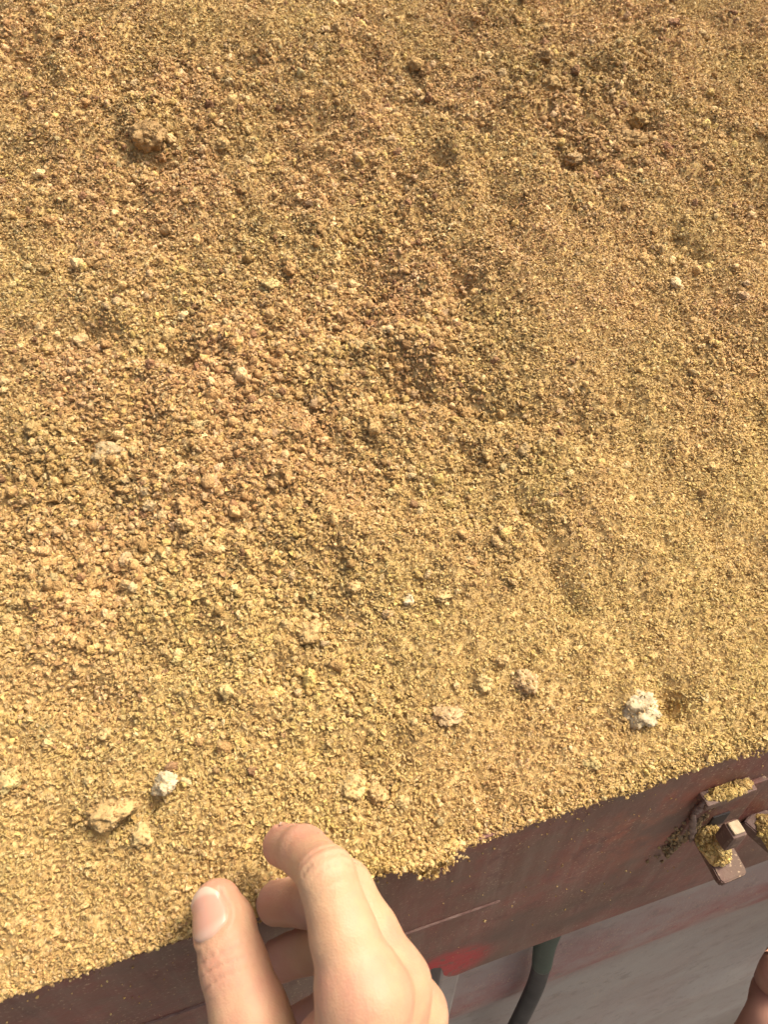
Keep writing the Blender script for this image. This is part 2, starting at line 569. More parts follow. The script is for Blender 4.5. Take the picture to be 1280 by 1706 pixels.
# dusty crumbs right along the rim edge, spilling over it here and there
n = 30000
s = RNG.uniform(-0.45, 0.60, n)
spill = np.clip(fbm(s / 0.035, 0 * s + 2.2, octv=3) * 1.6 + 0.05, 0, 1)
q = RNG.uniform(-0.0006, 0.008, n) - 0.0022 * spill * RNG.random(n)
d = 0.00100 * np.exp(RNG.normal(0, 0.35, n))
add(s, q, d * RNG.uniform(-0.4, 0.6, n) - np.where(q < 0, 0.0035 * spill * RNG.random(n) ** 2, 0), randrot(n), np.repeat(d[:, None], 3, 1) * RNG.uniform(0.7, 1.4, (n, 3)), RNG.integers(4, NG + NF, n), tints(s, q, n, np.ones(n)))
# stray crumbs and dust clinging to the plate below the rim
n = 1500
s = RNG.uniform(-0.30, 0.45, n); zz = -0.190 * RNG.random(n) ** 3.2 - 0.004
k = RNG.random(n) < np.clip(0.35 + 1.3 * pnoise(s / 0.05 + 8, zz / 0.05), 0, 1); s, zz = s[k], zz[k]; n = len(s)
p = O + T * s[:, None] + Q * np.full((n, 1), -0.0003); p[:, 2] += zz
d = 0.00065 * np.exp(RNG.normal(0, 0.45, n))
POS.append(p); ROT.append(randrot(n)); SIZ.append(np.repeat(d[:, None], 3, 1)); SHP.append(RNG.integers(4, NG + NF, n)); TIN.append(tints(s, zz, n, np.ones(n)) * 0.8)
# tuft of feed hanging over the dent in the rim
s0, z0 = on_plane(716, 1425)
n = 1500
s = s0 + RNG.normal(0, 0.0055, n); q = -np.abs(RNG.normal(0, 0.0022, n)) + 0.001
zz = -np.abs(RNG.normal(0, 0.0065, n)) * np.exp(-((s - s0) / 0.007) ** 2) + 0.002
p = O + T * s[:, None] + Q * q[:, None]; p[:, 2] += zz
d = 0.0014 * np.exp(RNG.normal(0, 0.35, n)); sh = RNG.integers(0, NG + NF, n)
POS.append(p); ROT.append(randrot(n)); SIZ.append(np.repeat(d[:, None], 3, 1)); SHP.append(sh); TIN.append(tints(s, q, n, np.ones(n)))
n = 60
s = s0 + RNG.normal(0, 0.005, n); q = -np.abs(RNG.normal(0, 0.002, n)) - 0.001
zz = -np.abs(RNG.normal(0, 0.006, n)) * np.exp(-((s - s0) / 0.006) ** 2)
p = O + T * s[:, None] + Q * q[:, None]; p[:, 2] += zz
d = 0.0045 * np.exp(RNG.normal(0, 0.3, n))
rt = np.stack([RNG.normal(0, 0.3, n), math.pi / 2 + RNG.normal(0, 0.5, n), RNG.uniform(0, 6.28, n)], 1)
POS.append(p); ROT.append(rt); SIZ.append(np.stack([d, np.full(n, 0.0045), np.full(n, 0.0045)], 1)); SHP.append(NG + NF + RNG.integers(0, NS, n)); TIN.append(tints(s, q, n, np.ones(n)) * 1.1)

# ------------------------------------------------------------------ lumps one can point at
def lump(u, v, wpx, colr, label, flat=0.75, sink=0.42, ell=1.0, rot=0.0, name='feed_lump', rough=1.15, dust=0.5):
    s, q, z, k = on_pile(u, v)
    r = 0.44 * wpx * k / F
    sink = sink + 0.10
    vv, ff = ico(5 if wpx > 30 else 4)
    o1 = u * 0.37 + v * 0.11
    nz = lambda f, off: pnoise(vv[:, 0] * f + o1 + off, vv[:, 1] * f - o1, vv[:, 2] * f + off)
    kk = 1 + rough * (0.42 * nz(1.1, 0) + 0.26 * nz(2.6, 3) + 0.16 * np.abs(nz(5.5, 6)) + 0.10 * nz(11, 9))
    vv = vv * kk[:, None] * np.array([r * ell, r, r * flat])
    o = mesh_obj(name, vv, ff, LUMPM[colr], smooth=True)
    p = W(s, q, z)
    o.location = p + np.array([0, 0, r * flat * (1 - 2 * sink)])
    o.rotation_euler = (-0.2, 0, YAW + rot)
    tag(o, label, 'lump', 'lumps lying in the feed')
    # crumbs of feed lying on the lump
    R3 = np.array(Matrix.Rotation(YAW + rot, 3, 'Z') @ Matrix.Rotation(-0.2, 3, 'X'))
    wv = vv @ R3.T + np.array(o.location)
    up = np.where((vv[:, 2] > -0.25 * r) & (RNG.random(len(vv)) < (dust if colr == 'white' else 1.0)))[0]
    dust = dust if colr == 'white' else 1.0
    m_ = int(min(len(up), dust * 1.6 * (2 * r / 0.0011) ** 2))
    if m_ > 0:
        up = RNG.choice(up, m_, replace=False)
        dd = 0.0008 * np.exp(RNG.normal(0, 0.35, m_))
        POS.append(wv[up]); ROT.append(randrot(m_)); SIZ.append(np.repeat(dd[:, None], 3, 1)); SHP.append(RNG.integers(0, NG + NF, m_))
        tn = tints(wv[up][:, 0], wv[up][:, 1], m_, np.full(m_, 0.5)); lc = np.array(LUMPC[colr]); tn[:, :3] = tn[:, :3] * 0.7 + lc * 0.3
        TIN.append(tn)
    return o

lump(1068, 1180, 58, 'white', 'largest crumbly off-white lump, beside a dark hollow above the latch bracket', 0.8, 0.3, 1.15, 0.5, rough=1.3)
lump(275, 1308, 44, 'white', 'greyish white jagged lump lying to the upper left of the thumb', 0.9, 0.3, 0.9, 0.3, rough=1.3)
lump(876, 1137, 44, 'pink', 'pinkish beige rounded lump, right one of two lumps side by side', 0.8, 0.35)
lump(806, 1139, 36, 'pale', 'pale yellow knobbly lump, left one of two lumps side by side', 0.8, 0.35)
lump(738, 991, 32, 'pale', 'flat pale clump just right of the small bright white pebble', 0.5, 0.3, 1.2)
lump(680, 1001, 22, 'white', 'small bright white pebble at the right end of a dark hollow', 0.85, 0.25)
lump(645, 1024, 20, 'pink', 'small pinkish pebble just below the bright white pebble', 0.85, 0.25)
lump(590, 980, 26, 'pale', 'pale angular pebble at the left end of a dark hollow', 0.8, 0.25)
lump(985, 1272, 34, 'green', 'pale tan chip half buried close above the truck rim', 0.5, 0.3, 0.7, 0.9)
lump(588, 1308, 46, 'pale', 'pale beige clod to the upper right of the index fingertip', 0.6, 0.4)
lump(628, 1322, 38, 'tan', 'tan clod touching the right side of a pale beige clod', 0.7, 0.35)
lump(672, 1338, 24, 'pale', 'small pale pebble right of the tan clod near the rim', 0.85, 0.2)
lump(515, 1055, 44, 'tan', 'tan brown clod lying alone midway between the hand and the centre', 0.75, 0.35, 1.1, 0.7)
lump(245, 232, 58, 'brown', 'big tan clod in the upper left part of the pile', 0.8, 0.3)
lump(366, 245, 40, 'tan', 'knobbly tan clod to the right of the big tan clod', 0.8, 0.3)
lump(1048, 236, 46, 'brown', 'wide brown clod in the upper right part of the pile', 0.6, 0.3, 1.2)
lump(1066, 203, 32, 'tan', 'round tan clod right behind the wide brown clod', 0.8, 0.3)
lump(905, 98, 34, 'brown', 'dark brown clod nearest the top edge in the upper right', 0.8, 0.3)
lump(915, 148, 40, 'tan', 'brownish clod just below the dark brown clod near the top edge', 0.8, 0.3)
lump(955, 268, 34, 'pink', 'pinkish clod to the lower left of the wide brown clod', 0.7, 0.3)
lump(182, 757, 46, 'grey', 'oblong grey tan clod with a dark shadow on its left side', 0.7, 0.35, 1.3, -0.5)
lump(246, 818, 28, 'grey', 'grey rounded pebble, upper one of a close pair at left', 0.85, 0.25)
lump(250, 845, 24, 'grey', 'grey rounded pebble, lower one of a close pair at left', 0.85, 0.2)
lump(211, 936, 25, 'pink', 'pinkish smooth pebble below the pair of grey pebbles', 0.9, 0.2)
lump(180, 1342, 78, 'tan', 'broad soft tan clod to the left of the greyish white jagged lump', 0.4, 0.5, 1.2)
lump(238, 1388, 52, 'pale', 'yellowish crumbly clod just below the broad soft tan clod', 0.5, 0.45)
lump(14, 1300, 44, 'green', 'pale tan lump at the left edge of the picture', 0.6, 0.35)
lump(836, 1101, 26, 'tan', 'small tan lump above the two lumps side by side', 0.8, 0.3)
lump(745, 1188, 46, 'pink', 'flat dusty beige clod below and left of the two side by side lumps', 0.35, 0.4, 1.1)
lump(450, 478, 36, 'green', 'olive grey clod in the upper middle of the pile', 0.7, 0.35)
lump(176, 1224, 22, 'pale', 'small smooth beige pebble alone at the lower left', 0.9, 0.2)
lump(150, 1302, 18, 'pale', 'tiny round beige pebble above the broad soft tan clod', 0.9, 0.2)
lump(595, 188, 16, 'pale', 'tiny pale chip near the top middle of the pile', 0.6, 0.2)
lump(195, 1078, 20, 'pale', 'small pale pebble in the left middle below the pinkish pebble', 0.9, 0.2)

gran = granules('granules', np.concatenate(POS), np.concatenate(ROT), np.concatenate(SIZ), np.concatenate(SHP), np.concatenate(TIN), pile)
print('granules', len(gran.data.vertices))

# ------------------------------------------------------------------ truck side: materials
def mat_paint(name, base, dust, streak=1.0, patch=None, rust=None, band=None):
    t = NT(name)
    co = t.coord()                                   # object space: x along the rim, y inwards, z up
    big = t.noise(co, 14, 5, 0.6)
    c = t.mix(t.ramp(big, [(0.38, 0.0), (0.64, 1.0)]), base, dust)
    run = t.noise(t.scaled(co, (110, 1, 7)), 1.0, 4, 0.6)
    c = t.mix(t.math('MULTIPLY', t.ramp(run, [(0.48, 0.0), (0.70, 0.75)]), streak), c, (0.21, 0.155, 0.115))
    run2 = t.noise(t.scaled(co, (190, 1, 11), (3, 0, 1)), 1.0, 4, 0.6)
    c = t.mix(t.math('MULTIPLY', t.ramp(run2, [(0.55, 0.0), (0.72, 0.7)]), streak), c, (0.045, 0.022, 0.018))
    if rust:
        m = t.sphere_mask(co, rust, 0.012, 0.075)
        m = t.math('MULTIPLY', m, t.ramp(t.noise(co, 60, 6, 0.7), [(0.44, 0.0), (0.6, 0.8)]))
        c = t.mix(m, c, (0.27, 0.085, 0.045))
    if band:                                         # faded remains of a red painted stripe
        sx = t.n('ShaderNodeSeparateXYZ'); t.l(co, sx.inputs[0])
        dz = t.math('ABSOLUTE', t.math('ADD', sx.outputs[2], -band[0]))
        dz = t.math('ADD', dz, t.math('MULTIPLY', t.noise(co, 11, 4), 0.05))
        m = t.ramp(t.math('DIVIDE', dz, band[1]), [(0.35, 1.0), (1.0, 0.0)])
        m = t.math('MULTIPLY', m, t.ramp(t.noise(t.scaled(co, (14, 1, 30)), 1.0, 5, 0.6), [(0.35, 0.25), (0.6, 0.9)]))
        c = t.mix(m, c, (0.24, 0.075, 0.065))
    mid = t.noise(co, 48, 6, 0.72)
    c = t.mix(t.ramp(mid, [(0.42, 0.0), (0.60, 0.55 if streak > 0.2 else 0.35)]), c, (0.125, 0.083, 0.055) if streak > 0.2 else (0.27, 0.25, 0.215))
    c = t.mix(t.ramp(mid, [(0.36, 0.6), (0.44, 0.0)]), c, (0.085, 0.034, 0.025) if streak > 0.2 else (0.17, 0.14, 0.118))
    spk = t.noise(co, 620, 2)
    m = t.math('MULTIPLY', t.ramp(spk, [(0.60, 0.0), (0.68, 0.85)]), t.ramp(t.noise(co, 34, 4, 0.65), [(0.40, 0.0), (0.62, 1.0)]))
    c = t.mix(m, c, (0.40, 0.29, 0.17))
    blot = t.noise(t.scaled(co, (9, 1, 16), (5, 0, 2)), 1.0, 6, 0.65)
    c = t.mix(t.ramp(blot, [(0.50, 0.0), (0.66, min(0.7, 1.6 * streak))]), c, (0.085, 0.052, 0.036))
    scr = t.noise(t.scaled(co, (330, 1, 70), (1, 0, 7)), 1.0, 3, 0.6)
    c = t.mix(t.math('MULTIPLY', t.ramp(scr, [(0.69, 0.0), (0.73, 0.8)]), t.ramp(t.noise(co, 20, 3), [(0.48, 0.0), (0.58, 1.0)])), c, (0.46, 0.36, 0.28))
    chip = t.noise(co, 95, 5, 0.7)
    c = t.mix(t.ramp(chip, [(0.67, 0.0), (0.70, 0.7)]), c, (0.055, 0.03, 0.024))
    if patch:
        m = t.sphere_mask(co, patch, 0.014, 0.034)
        m = t.math('MULTIPLY', m, t.ramp(t.noise(co, 170, 4), [(0.34, 0.15), (0.48, 1.0)]))
        c = t.mix(m, c, (0.30, 0.018, 0.020))
    nb = t.bump(big, 0.25, 0.006)
    nb = t.bump(chip, 0.35, 0.0008, nb)
    nb = t.bump(spk, 0.3, 0.0005, nb)
    return t.fin(c, t.ramp(big, [(0.3, 0.5), (0.7, 0.75)]), nb, Specular_IOR_Level=0.35)

sP, zP = on_plane(742, 1605)
sR, zR = on_plane(1110, 1370)
M_RAIL = mat_paint('rail_paint', (0.165, 0.043, 0.030), (0.115, 0.070, 0.045), 0.6, (sP, 0, zP - 0.006), (sR, 0, zR))
M_PANEL = mat_paint('panel_paint', (0.22, 0.180, 0.155), (0.28, 0.255, 0.215), 0.08, band=(-0.40, 0.11))
def plain(name, col, rough, col2=None, sc=60, bumpd=0.0005):
    t = NT(name)
    co = t.coord()
    n = t.noise(co, sc, 4)
    c = t.ramp(n, [(0.35, col), (0.65, col2 or col)])
    return t.fin(c, rough, t.bump(n, 0.5, bumpd))
M_SEAM_LIT = plain('seam_lit_edge', (0.12, 0.06, 0.045), 0.8, (0.20, 0.13, 0.10), 150)  # paler brown painted in for the lit edge of the lap seam
M_WELD = plain('weld_bead', (0.10, 0.062, 0.046), 0.8, (0.22, 0.155, 0.11), 300, 0.001)
M_STEEL = mat_paint('bracket_steel', (0.12, 0.055, 0.040), (0.14, 0.085, 0.055), 0.3)
M_RUBBER = plain('hose_rubber', (0.012, 0.012, 0.011), 0.65, (0.030, 0.028, 0.025), 70)
M_GREEN = plain('green_fitting', (0.008, 0.026, 0.015), 0.6, (0.015, 0.040, 0.025), 80)
M_PIPE = plain('rusty_pipe', (0.30, 0.125, 0.075), 0.6, (0.38, 0.19, 0.12), 40)
M_CREAM = plain('pin_top', (0.30, 0.22, 0.12), 0.8, (0.45, 0.36, 0.22), 200)
M_GROUND = plain('ground_dust', (0.16, 0.14, 0.115), 0.95, (0.24, 0.21, 0.17), 6, 0.01)
M_DARK = plain('inner_dark', (0.02, 0.015, 0.013), 0.8)

side = bpy.data.objects.new('truck_side', None)
COL.objects.link(side)
side.location = O
side.rotation_euler = (0, 0, YAW)
tag(side, 'faded maroon painted steel truck bed side holding back the feed', 'truck side')

# front plate outline in (s, z), with the dent in the rim and a notch in the lower edge
RB = -0.190
S0, S1 = -1.45, 1.65
sd0, _ = on_plane(690, 1440); sd1, _ = on_plane(768, 1408)
sn, zn = on_plane(716, 1612)
top = [(S0, -0.0035)]
for x in np.arange(S0 + 0.05, S1, 0.012):
    zz = -0.0035 * (1 - float(sstep(sd0, sd1, x))) + 0.0009 * float(pnoise(x / 0.08, 0.5))
    zz -= 0.0035 * math.exp(-((x - (sd0 + 0.004)) / 0.009) ** 2)
    top.append((x, zz))
top.append((S1, 0.0))
bot = [(S1, RB)]
for x in np.arange(S1 - 0.05, sn + 0.035, -0.03):
    bot.append((x, RB + 0.0012 * float(pnoise(x / 0.06, 9.5))))
sr = sn + 0.0085                                   # right of the notch: rounded red corner
bot += [(sr + 0.016, RB - 0.001), (sr + 0.009, RB - 0.0025), (sr + 0.004, RB + 0.001), (sr + 0.001, RB + 0.008), (sr, RB + 0.018), (sr - 0.002, RB + 0.026), (sr - 0.006, RB + 0.030), (sr - 0.011, RB + 0.028), (sr - 0.014, RB + 0.020), (sr - 0.015, RB + 0.004), (sr - 0.018, RB)]
for x in np.arange(sr - 0.05, S0, -0.05):
    bot.append((x, RB))
bot.append((S0, RB))
bm = bmesh.new()
vf = [bm.verts.new((x, 0.0, z)) for x, z in top + bot]
fc = bm.faces.new(vf)
ex = bmesh.ops.extrude_face_region(bm, geom=[fc])
for v in [g for g in ex['geom'] if isinstance(g, bmesh.types.BMVert)]:
    v.co.y += 0.004
bmesh.ops.triangulate(bm, faces=[f for f in bm.faces if len(f.verts) > 4])
top_rail = bm_obj('top_rail', bm, M_RAIL, side)

def lbox(name, s0, s1, q0, q1, z0, z1, mat, parent, bev=0.0015):
    bm = bmesh.new()
    bmesh.ops.create_cube(bm, size=1.0)
    for v in bm.verts:
        v.co = Vector(((s0 + s1) / 2 + v.co.x * (s1 - s0), (q0 + q1) / 2 + v.co.y * (q1 - q0), (z0 + z1) / 2 + v.co.z * (z1 - z0)))
    if bev:
        bmesh.ops.bevel(bm, geom=bm.edges[:], offset=bev, segments=2, affect='EDGES', profile=0.6)
    return bm_obj(name, bm, mat, parent)

# seam: thin lap line along the plate
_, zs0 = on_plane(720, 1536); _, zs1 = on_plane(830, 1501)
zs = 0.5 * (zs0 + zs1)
lbox('lap_seam', S0, on_plane(832, 1500)[0], -0.0010, 0.001, zs - 0.0003, zs + 0.0003, M_SEAM_LIT, side, 0.0003)
lbox('rail_flange', S0, S1, 0.0045, 0.045, -0.012, -0.008, M_RAIL, side, 0.001)
lbox('rail_back', S0, S1, 0.050, 0.054, RB, -0.013, M_DARK, side, 0.001)

# lower panel set back behind the rail plate, pressed ribs
bm = bmesh.new()
prof = [(0.032, RB + 0.03)] + [(0.032, z) for z in np.arange(RB, -0.335, -0.03)] + [(0.031, -0.345), (0.026, -0.362), (0.023, -0.385), (0.023, -0.41), (0.026, -0.432), (0.031, -0.448)] + [(0.032, z) for z in np.arange(-0.47, -0.80, -0.05)] + [(0.026, -0.83), (0.024, -0.86), (0.026, -0.89), (0.032, -0.92), (0.032, -1.2), (0.032, -1.62)]
xs = np.linspace(S0, S1, 90)
gv = [[bm.verts.new((x, qq + 0.0022 * float(pnoise(x / 0.12, z / 0.1)), z)) for qq, z in prof] for x in xs]
for a in range(len(xs) - 1):
    for b in range(len(prof) - 1):
        f = bm.faces.new((gv[a][b], gv[a + 1][b], gv[a + 1][b + 1], gv[a][b + 1]))
        f.smooth = True
lower = bm_obj('lower_panel', bm, M_PANEL, side)
sm = lower.modifiers.new('thick', 'SOLIDIFY'); sm.thickness = 0.003; sm.offset = -1
sp0, _ = on_plane(737, 1680); sp1, _ = on_plane(763, 1680)
lbox('post', sp0 - 0.002, sp1, 0.006, 0.030, -1.6, RB + 0.02, M_PANEL, side, 0.002)

# ------------------------------------------------------------------ latch bracket on the rail
br = bpy.data.objects.new('latch_bracket', None)
COL.objects.link(br)
sb, zb = on_plane(1215, 1345)
br.location = W(sb, 0, zb)
br.rotation_euler = (0, 0, YAW)
tag(br, 'rusty steel latch bracket with two lugs welded to the maroon rail', 'bracket')

def lug(parent, x, z, w, length, h, yaw, name='lug'):
    """flat lug jutting out from the plate, chamfered nose"""
    bm = bmesh.new()
    out = [(-w / 2, 0.002), (w / 2, 0.002), (w * 0.47, -length * 0.93), (w * 0.40, -length), (-w * 0.42, -length * 1.02), (-w / 2, -length * 0.96)]
    vs = [bm.verts.new((a, b, 0)) for a, b in out]
    f = bm.faces.new(vs)
    e = bmesh.ops.extrude_face_region(bm, geom=[f])
    for v in [g for g in e['geom'] if isinstance(g, bmesh.types.BMVert)]: v.co.z += h
    bmesh.ops.bevel(bm, geom=bm.edges[:], offset=0.0006, segments=2, affect='EDGES')
    o = bm_obj(name, bm, M_STEEL, parent)
    o.location = (x, 0, z); o.rotation_euler = (0.10, 0, yaw)
    return o

lugL_s, lugL_z = 0.1675 - sb, -0.0865 - zb
left_lug = lug(br, lugL_s, lugL_z + 0.002, 0.0155, 0.025, 0.0055, 0.0)
sq, zq = on_plane(1236, 1362)
lug(br, sq + 0.008 - sb, zq - 0.009 - zb, 0.015, 0.034, 0.008, 0.42)
# ledge above, a strip welded across
def bbox(name, x0, x1, y0, y1, z0, z1, mat, bev=0.0008):
    return lbox(name, x0 - sb, x1 - sb, y0, y1, z0 - zb, z1 - zb, mat, br, bev)
bbox('ledge', 0.1475, 0.1735, -0.0065, 0.001, -0.036, -0.0305, M_STEEL)
bbox('back_plate', 0.1500, 0.1850, -0.0022, 0.001, -0.080, -0.0365, M_RAIL)
bbox('hole_shade_plate', 0.1640, 0.1735, -0.0030, -0.0015, -0.074, -0.062, M_DARK, 0.0004)  # near-black plate stands in for the shade inside a hole
spn, zpn = on_plane(1227, 1380, -0.014)
pin = bbox('pin', spn - 0.0040, spn + 0.0040, -0.0180, -0.0095, zpn - 0.015, zpn, M_STEEL, 0.0019)
cap = lbox('pin_top', spn - 0.0028 - sb, spn + 0.0028 - sb, -0.0166, -0.0108, zpn - 0.0002 - zb, zpn + 0.0012 - zb, M_CREAM, pin, 0.0006)
# weld beads: lumpy runs where the lug meets the plate
def weld(p0, p1, r, name='weld_bead'):
    n, m = 26, 8
    vs, fs = [], []
    a, b = np.array(p0), np.array(p1)
    ax = (b - a) / np.linalg.norm(b - a)
    u1 = np.cross(ax, [0, 0, 1.0]) if abs(ax[2]) < 0.9 else np.cross(ax, [0, 1.0, 0])
    u1 /= np.linalg.norm(u1); u2 = np.cross(ax, u1)
    for i in range(n + 1):
        f = i / n
        rr = r * (0.25 + 0.75 * math.sin(math.pi * min(max(f, 0.03), 0.97)) ** 0.4) * (1 + 0.18 * math.sin(i * 2.6) + 0.9 * float(pnoise(i * 0.9, 3.3 + r * 900)))
        for k in range(m):
            an = 2 * math.pi * k / m
            vs.append(a + (b - a) * f + (u1 * math.cos(an) + u2 * math.sin(an)) * rr)
    for i in range(n):
        for k in range(m):
            p, p2 = i * m + k, i * m + (k + 1) % m
            fs.append((p, p2, p2 + m, p + m))
    fs += [tuple(range(m))[::-1], tuple(range(n * m, n * m + m))]
    return mesh_obj(name, vs, fs, M_WELD, br, True)
weld((0.1490 - sb, -0.002, -0.048 - zb), (0.1590 - sb, -0.003, -0.086 - zb), 0.0015)
weld((0.1480 - sb, -0.004, -0.030 - zb), (0.1470 - sb, -0.003, -0.046 - zb), 0.0013)

# heaps of feed caught on the lugs and the ledge
def heap(cs, cq, cz, rs, rq, hh, label, n=900, ledge=False):
    vs, fs = [], []
    N = 22
    for i in range(N + 1):
        rr = i / N
        for k in range(28):
            an = 2 * math.pi * k / 28
            w = 1 + 0.22 * float(pnoise(math.cos(an) * 1.7 + cs * 90, math.sin(an) * 1.7))
            x, y = rs * rr * w * math.cos(an), rq * rr * w * math.sin(an)
            z = hh * (1 - rr ** 1.6) * (1 + 0.35 * float(pnoise(x / 0.006, y / 0.006 + 3))) + 0.0008 * float(pnoise(x / 0.0017, y / 0.0017))
            vs.append((x, y, z if i < N else -0.001))
    for i in range(N):
        for k in range(28):
            p, p2 = i * 28 + k, i * 28 + (k + 1) % 28
            fs.append((p, p2, p2 + 28, p + 28) if i else (p, p2 + 28, p + 28))
    o = mesh_obj('feed_heap', vs, fs, M_BASE, None, True)
    o.location = W(cs, cq, cz); o.rotation_euler = (0, 0, YAW)
    tag(o, label, 'feed heap', 'small heaps of feed caught on the bracket')
    a = RNG.uniform(0, 2 * math.pi, n); r = np.sqrt(RNG.random(n)) * 0.97
    x, y = rs * r * np.cos(a), rq * r * np.sin(a)
    z = hh * (1 - r ** 1.6) * (1 + 0.35 * pnoise(x / 0.006, y / 0.006 + 3)) + RNG.uniform(-0.0002, 0.0008, n)
    d = 0.0015 * np.exp(RNG.normal(0, 0.35, n))
    g = granules('granules', np.stack([x, y, z], 1), randrot(n), np.repeat(d[:, None], 3, 1), RNG.integers(0, NG + NF, n), tints(x, y, n, np.ones(n)), o)
    return o
heap(0.1650, -0.0090, -0.0792, 0.0072, 0.0108, 0.013, 'rounded golden heap of feed on the left lug of the bracket')
heap(sq + 0.011, -0.013, zq - 0.0025, 0.0068, 0.0125, 0.007, 'golden heap of feed on the right lug at the picture edge', 800)
heap(0.1610, -0.0030, -0.0308, 0.0125, 0.0032, 0.0012, 'thin strip of feed dust lying on the ledge above the lugs', 500)

# greyish crust stuck to the plate left of the lug
n = 800
cs_, cz_ = 0.1535, -0.077
z = RNG.normal(0.006, 0.0125, n); x = -0.22 * z + RNG.normal(0, 0.0028, n) - 0.004 * np.exp(-((z + 0.004) / 0.006) ** 2) * RNG.random(n)
y = -0.0030 * RNG.random(n) * np.exp(-((x + 0.22 * z) / 0.004) ** 2) - 0.0003
cv, cf = ico(4)
cv = cv * (1 + 0.5 * pnoise(cv[:, 0] * 2, cv[:, 1] * 2, cv[:, 2] * 2) + 0.3 * pnoise(cv[:, 0] * 5, cv[:, 1] * 5, cv[:, 2] * 5))[:, None] * np.array([0.0052, 0.0024, 0.0075])
crust = mesh_obj('feed_crust', cv, cf, LUMPM['brown'], None, True)
crust.location = W(cs_, 0.0, cz_); crust.rotation_euler = (0, 0.4, YAW)
tag(crust, 'greyish crust of caked dust stuck to the rail beside the left lug', 'crust')
d = 0.0013 * np.exp(RNG.normal(0, 0.4, n)); tn = tints(x, z, n, np.zeros(n)); tn[:, :3] = tn[:, :3] * 0.35 + np.array([0.16, 0.12, 0.085]) * 0.65
granules('granules', np.stack([x, y, z], 1), randrot(n), np.repeat(d[:, None], 3, 1), RNG.integers(0, NG + NF, n), tn, crust)

# ------------------------------------------------------------------ hose hanging below the rail
def tube(name, pts, rad, mat, parent=None, m=18, ridge=0.0, per=6):
    pts = [np.array(p, float) for p in pts]
    cr = []
    P = [2 * pts[0] - pts[1]] + pts + [2 * pts[-1] - pts[-2]]
    for i in range(1, len(P) - 2):
        for t in np.linspace(0, 1, 14, endpoint=(i == len(P) - 3)):
            a, b, c, d = P[i - 1], P[i], P[i + 1], P[i + 2]
            cr.append(0.5 * ((2 * b) + (-a + c) * t + (2 * a - 5 * b + 4 * c - d) * t * t + (-a + 3 * b - 3 * c + d) * t ** 3))
    vs, fs = [], []
    up = np.array([0.3, 1.0, 0.1])
    for i, p in enumerate(cr):
        tg = cr[min(i + 1, len(cr) - 1)] - cr[max(i - 1, 0)]; tg /= np.linalg.norm(tg)
        e1 = np.cross(tg, up); e1 /= np.linalg.norm(e1); e2 = np.cross(tg, e1)
        rr = (rad if not callable(rad) else rad(i / (len(cr) - 1))) * (1 + ridge * (1 if i % per < per / 2 else 0))
        for k in range(m):
            an = 2 * math.pi * k / m
            vs.append(p + (e1 * math.cos(an) + e2 * math.sin(an)) * rr)
    for i in range(len(cr) - 1):
        for k in range(m):
            p, p2 = i * m + k, i * m + (k + 1) % m
            fs.append((p, p2, p2 + m, p + m))
    fs.append(tuple(range(m))[::-1]); fs.append(tuple(range((len(cr) - 1) * m, len(cr) * m)))
    return mesh_obj(name, vs, fs, mat, parent, True)

hq = -0.012
def hp(u, v, q=hq):
    s, z = on_plane(u, v, q)
    return np.array([s, q, z])
hose = bpy.data.objects.new('hose', None)
COL.objects.link(hose)
hs, hz = on_plane(906, 1560, 0.0)
hose.location = W(hs, 0, hz); hose.rotation_euler = (0, 0, YAW)
tag(hose, 'dark rubber hose with green collar hanging below the maroon rail', 'hose')
base = np.array([hs, 0, hz])
HP = [hp(910, 1555, 0.017) + np.array([0, 0, 0.05]), hp(909, 1572, 0.017), hp(903, 1605, 0.015), hp(893, 1640, 0.011), hp(874, 1682, 0.006), hp(852, 1725, 0.002), hp(852, 1725, 0.002) + np.array([0.0, 0, -0.12]), hp(852, 1725, 0.002) + np.array([0.01, 0, -0.4])]
tube('hose_body', [p - base for p in HP], 0.0066, M_RUBBER, hose)
tube('collar', [p - base for p in HP[0:3]], lambda f: 0.0078 - 0.0006 * f, M_GREEN, hose)

_pb = pt(1268, 1730, 0.46)
_ps, _pz = on_plane(1365, 1560, 0.012)
pipe = tube('bent_pipe', [_pb + np.array([0, 0.01, -1.0]), _pb + np.array([0, 0.0, -0.3]), _pb + np.array([0, 0, -0.06]), pt(1271, 1700, 0.46), pt(1288, 1645, 0.465), pt(1322, 1590, 0.48), W(_ps, 0.014, _pz)], 0.0115, M_PIPE)
tag(pipe, 'rust brown bent pipe in the lower corner under the latch bracket', 'pipe')

gsz = 40.0
ground = mesh_obj('ground', [(-gsz, -gsz, -1.9), (gsz, -gsz, -1.9), (gsz, gsz, -1.9), (-gsz, gsz, -1.9)], [(0, 1, 2, 3)], M_GROUND)
ground['kind'] = 'structure'

# ------------------------------------------------------------------ the hand: smooth union of tapered limbs, surfaced on a fine grid
PR = []                                              # (group, a, b, ra, rb)
J = {}
def chain(g, pts):
    P3 = [(pt(u, v, d), r) for u, v, d, r in pts]
    J[g] = P3
    for (a, ra), (b, rb) in zip(P3[:-1], P3[1:]):
        PR.append((g, a, b, ra, rb))
chain('index',  [(606, 1662, 0.222, .0130), (574, 1560, 0.2260, .0099), (544, 1458, 0.231, .0085), (506, 1418, 0.250, .0079), (472, 1409, 0.265, .0071)])
chain('middle', [(648, 1645, 0.241, .0124), (612, 1560, 0.2440, .0102), (572, 1481, 0.250, .0093), (515, 1500, 0.271, .0086), (462, 1504, 0.281, .0077)])
chain('ring',   [(683, 1692, 0.257, .0116), (635, 1610, 0.2590, .0097), (592, 1545, 0.263, .0088), (520, 1578, 0.278, .0081), (462, 1602, 0.284, .0074)])
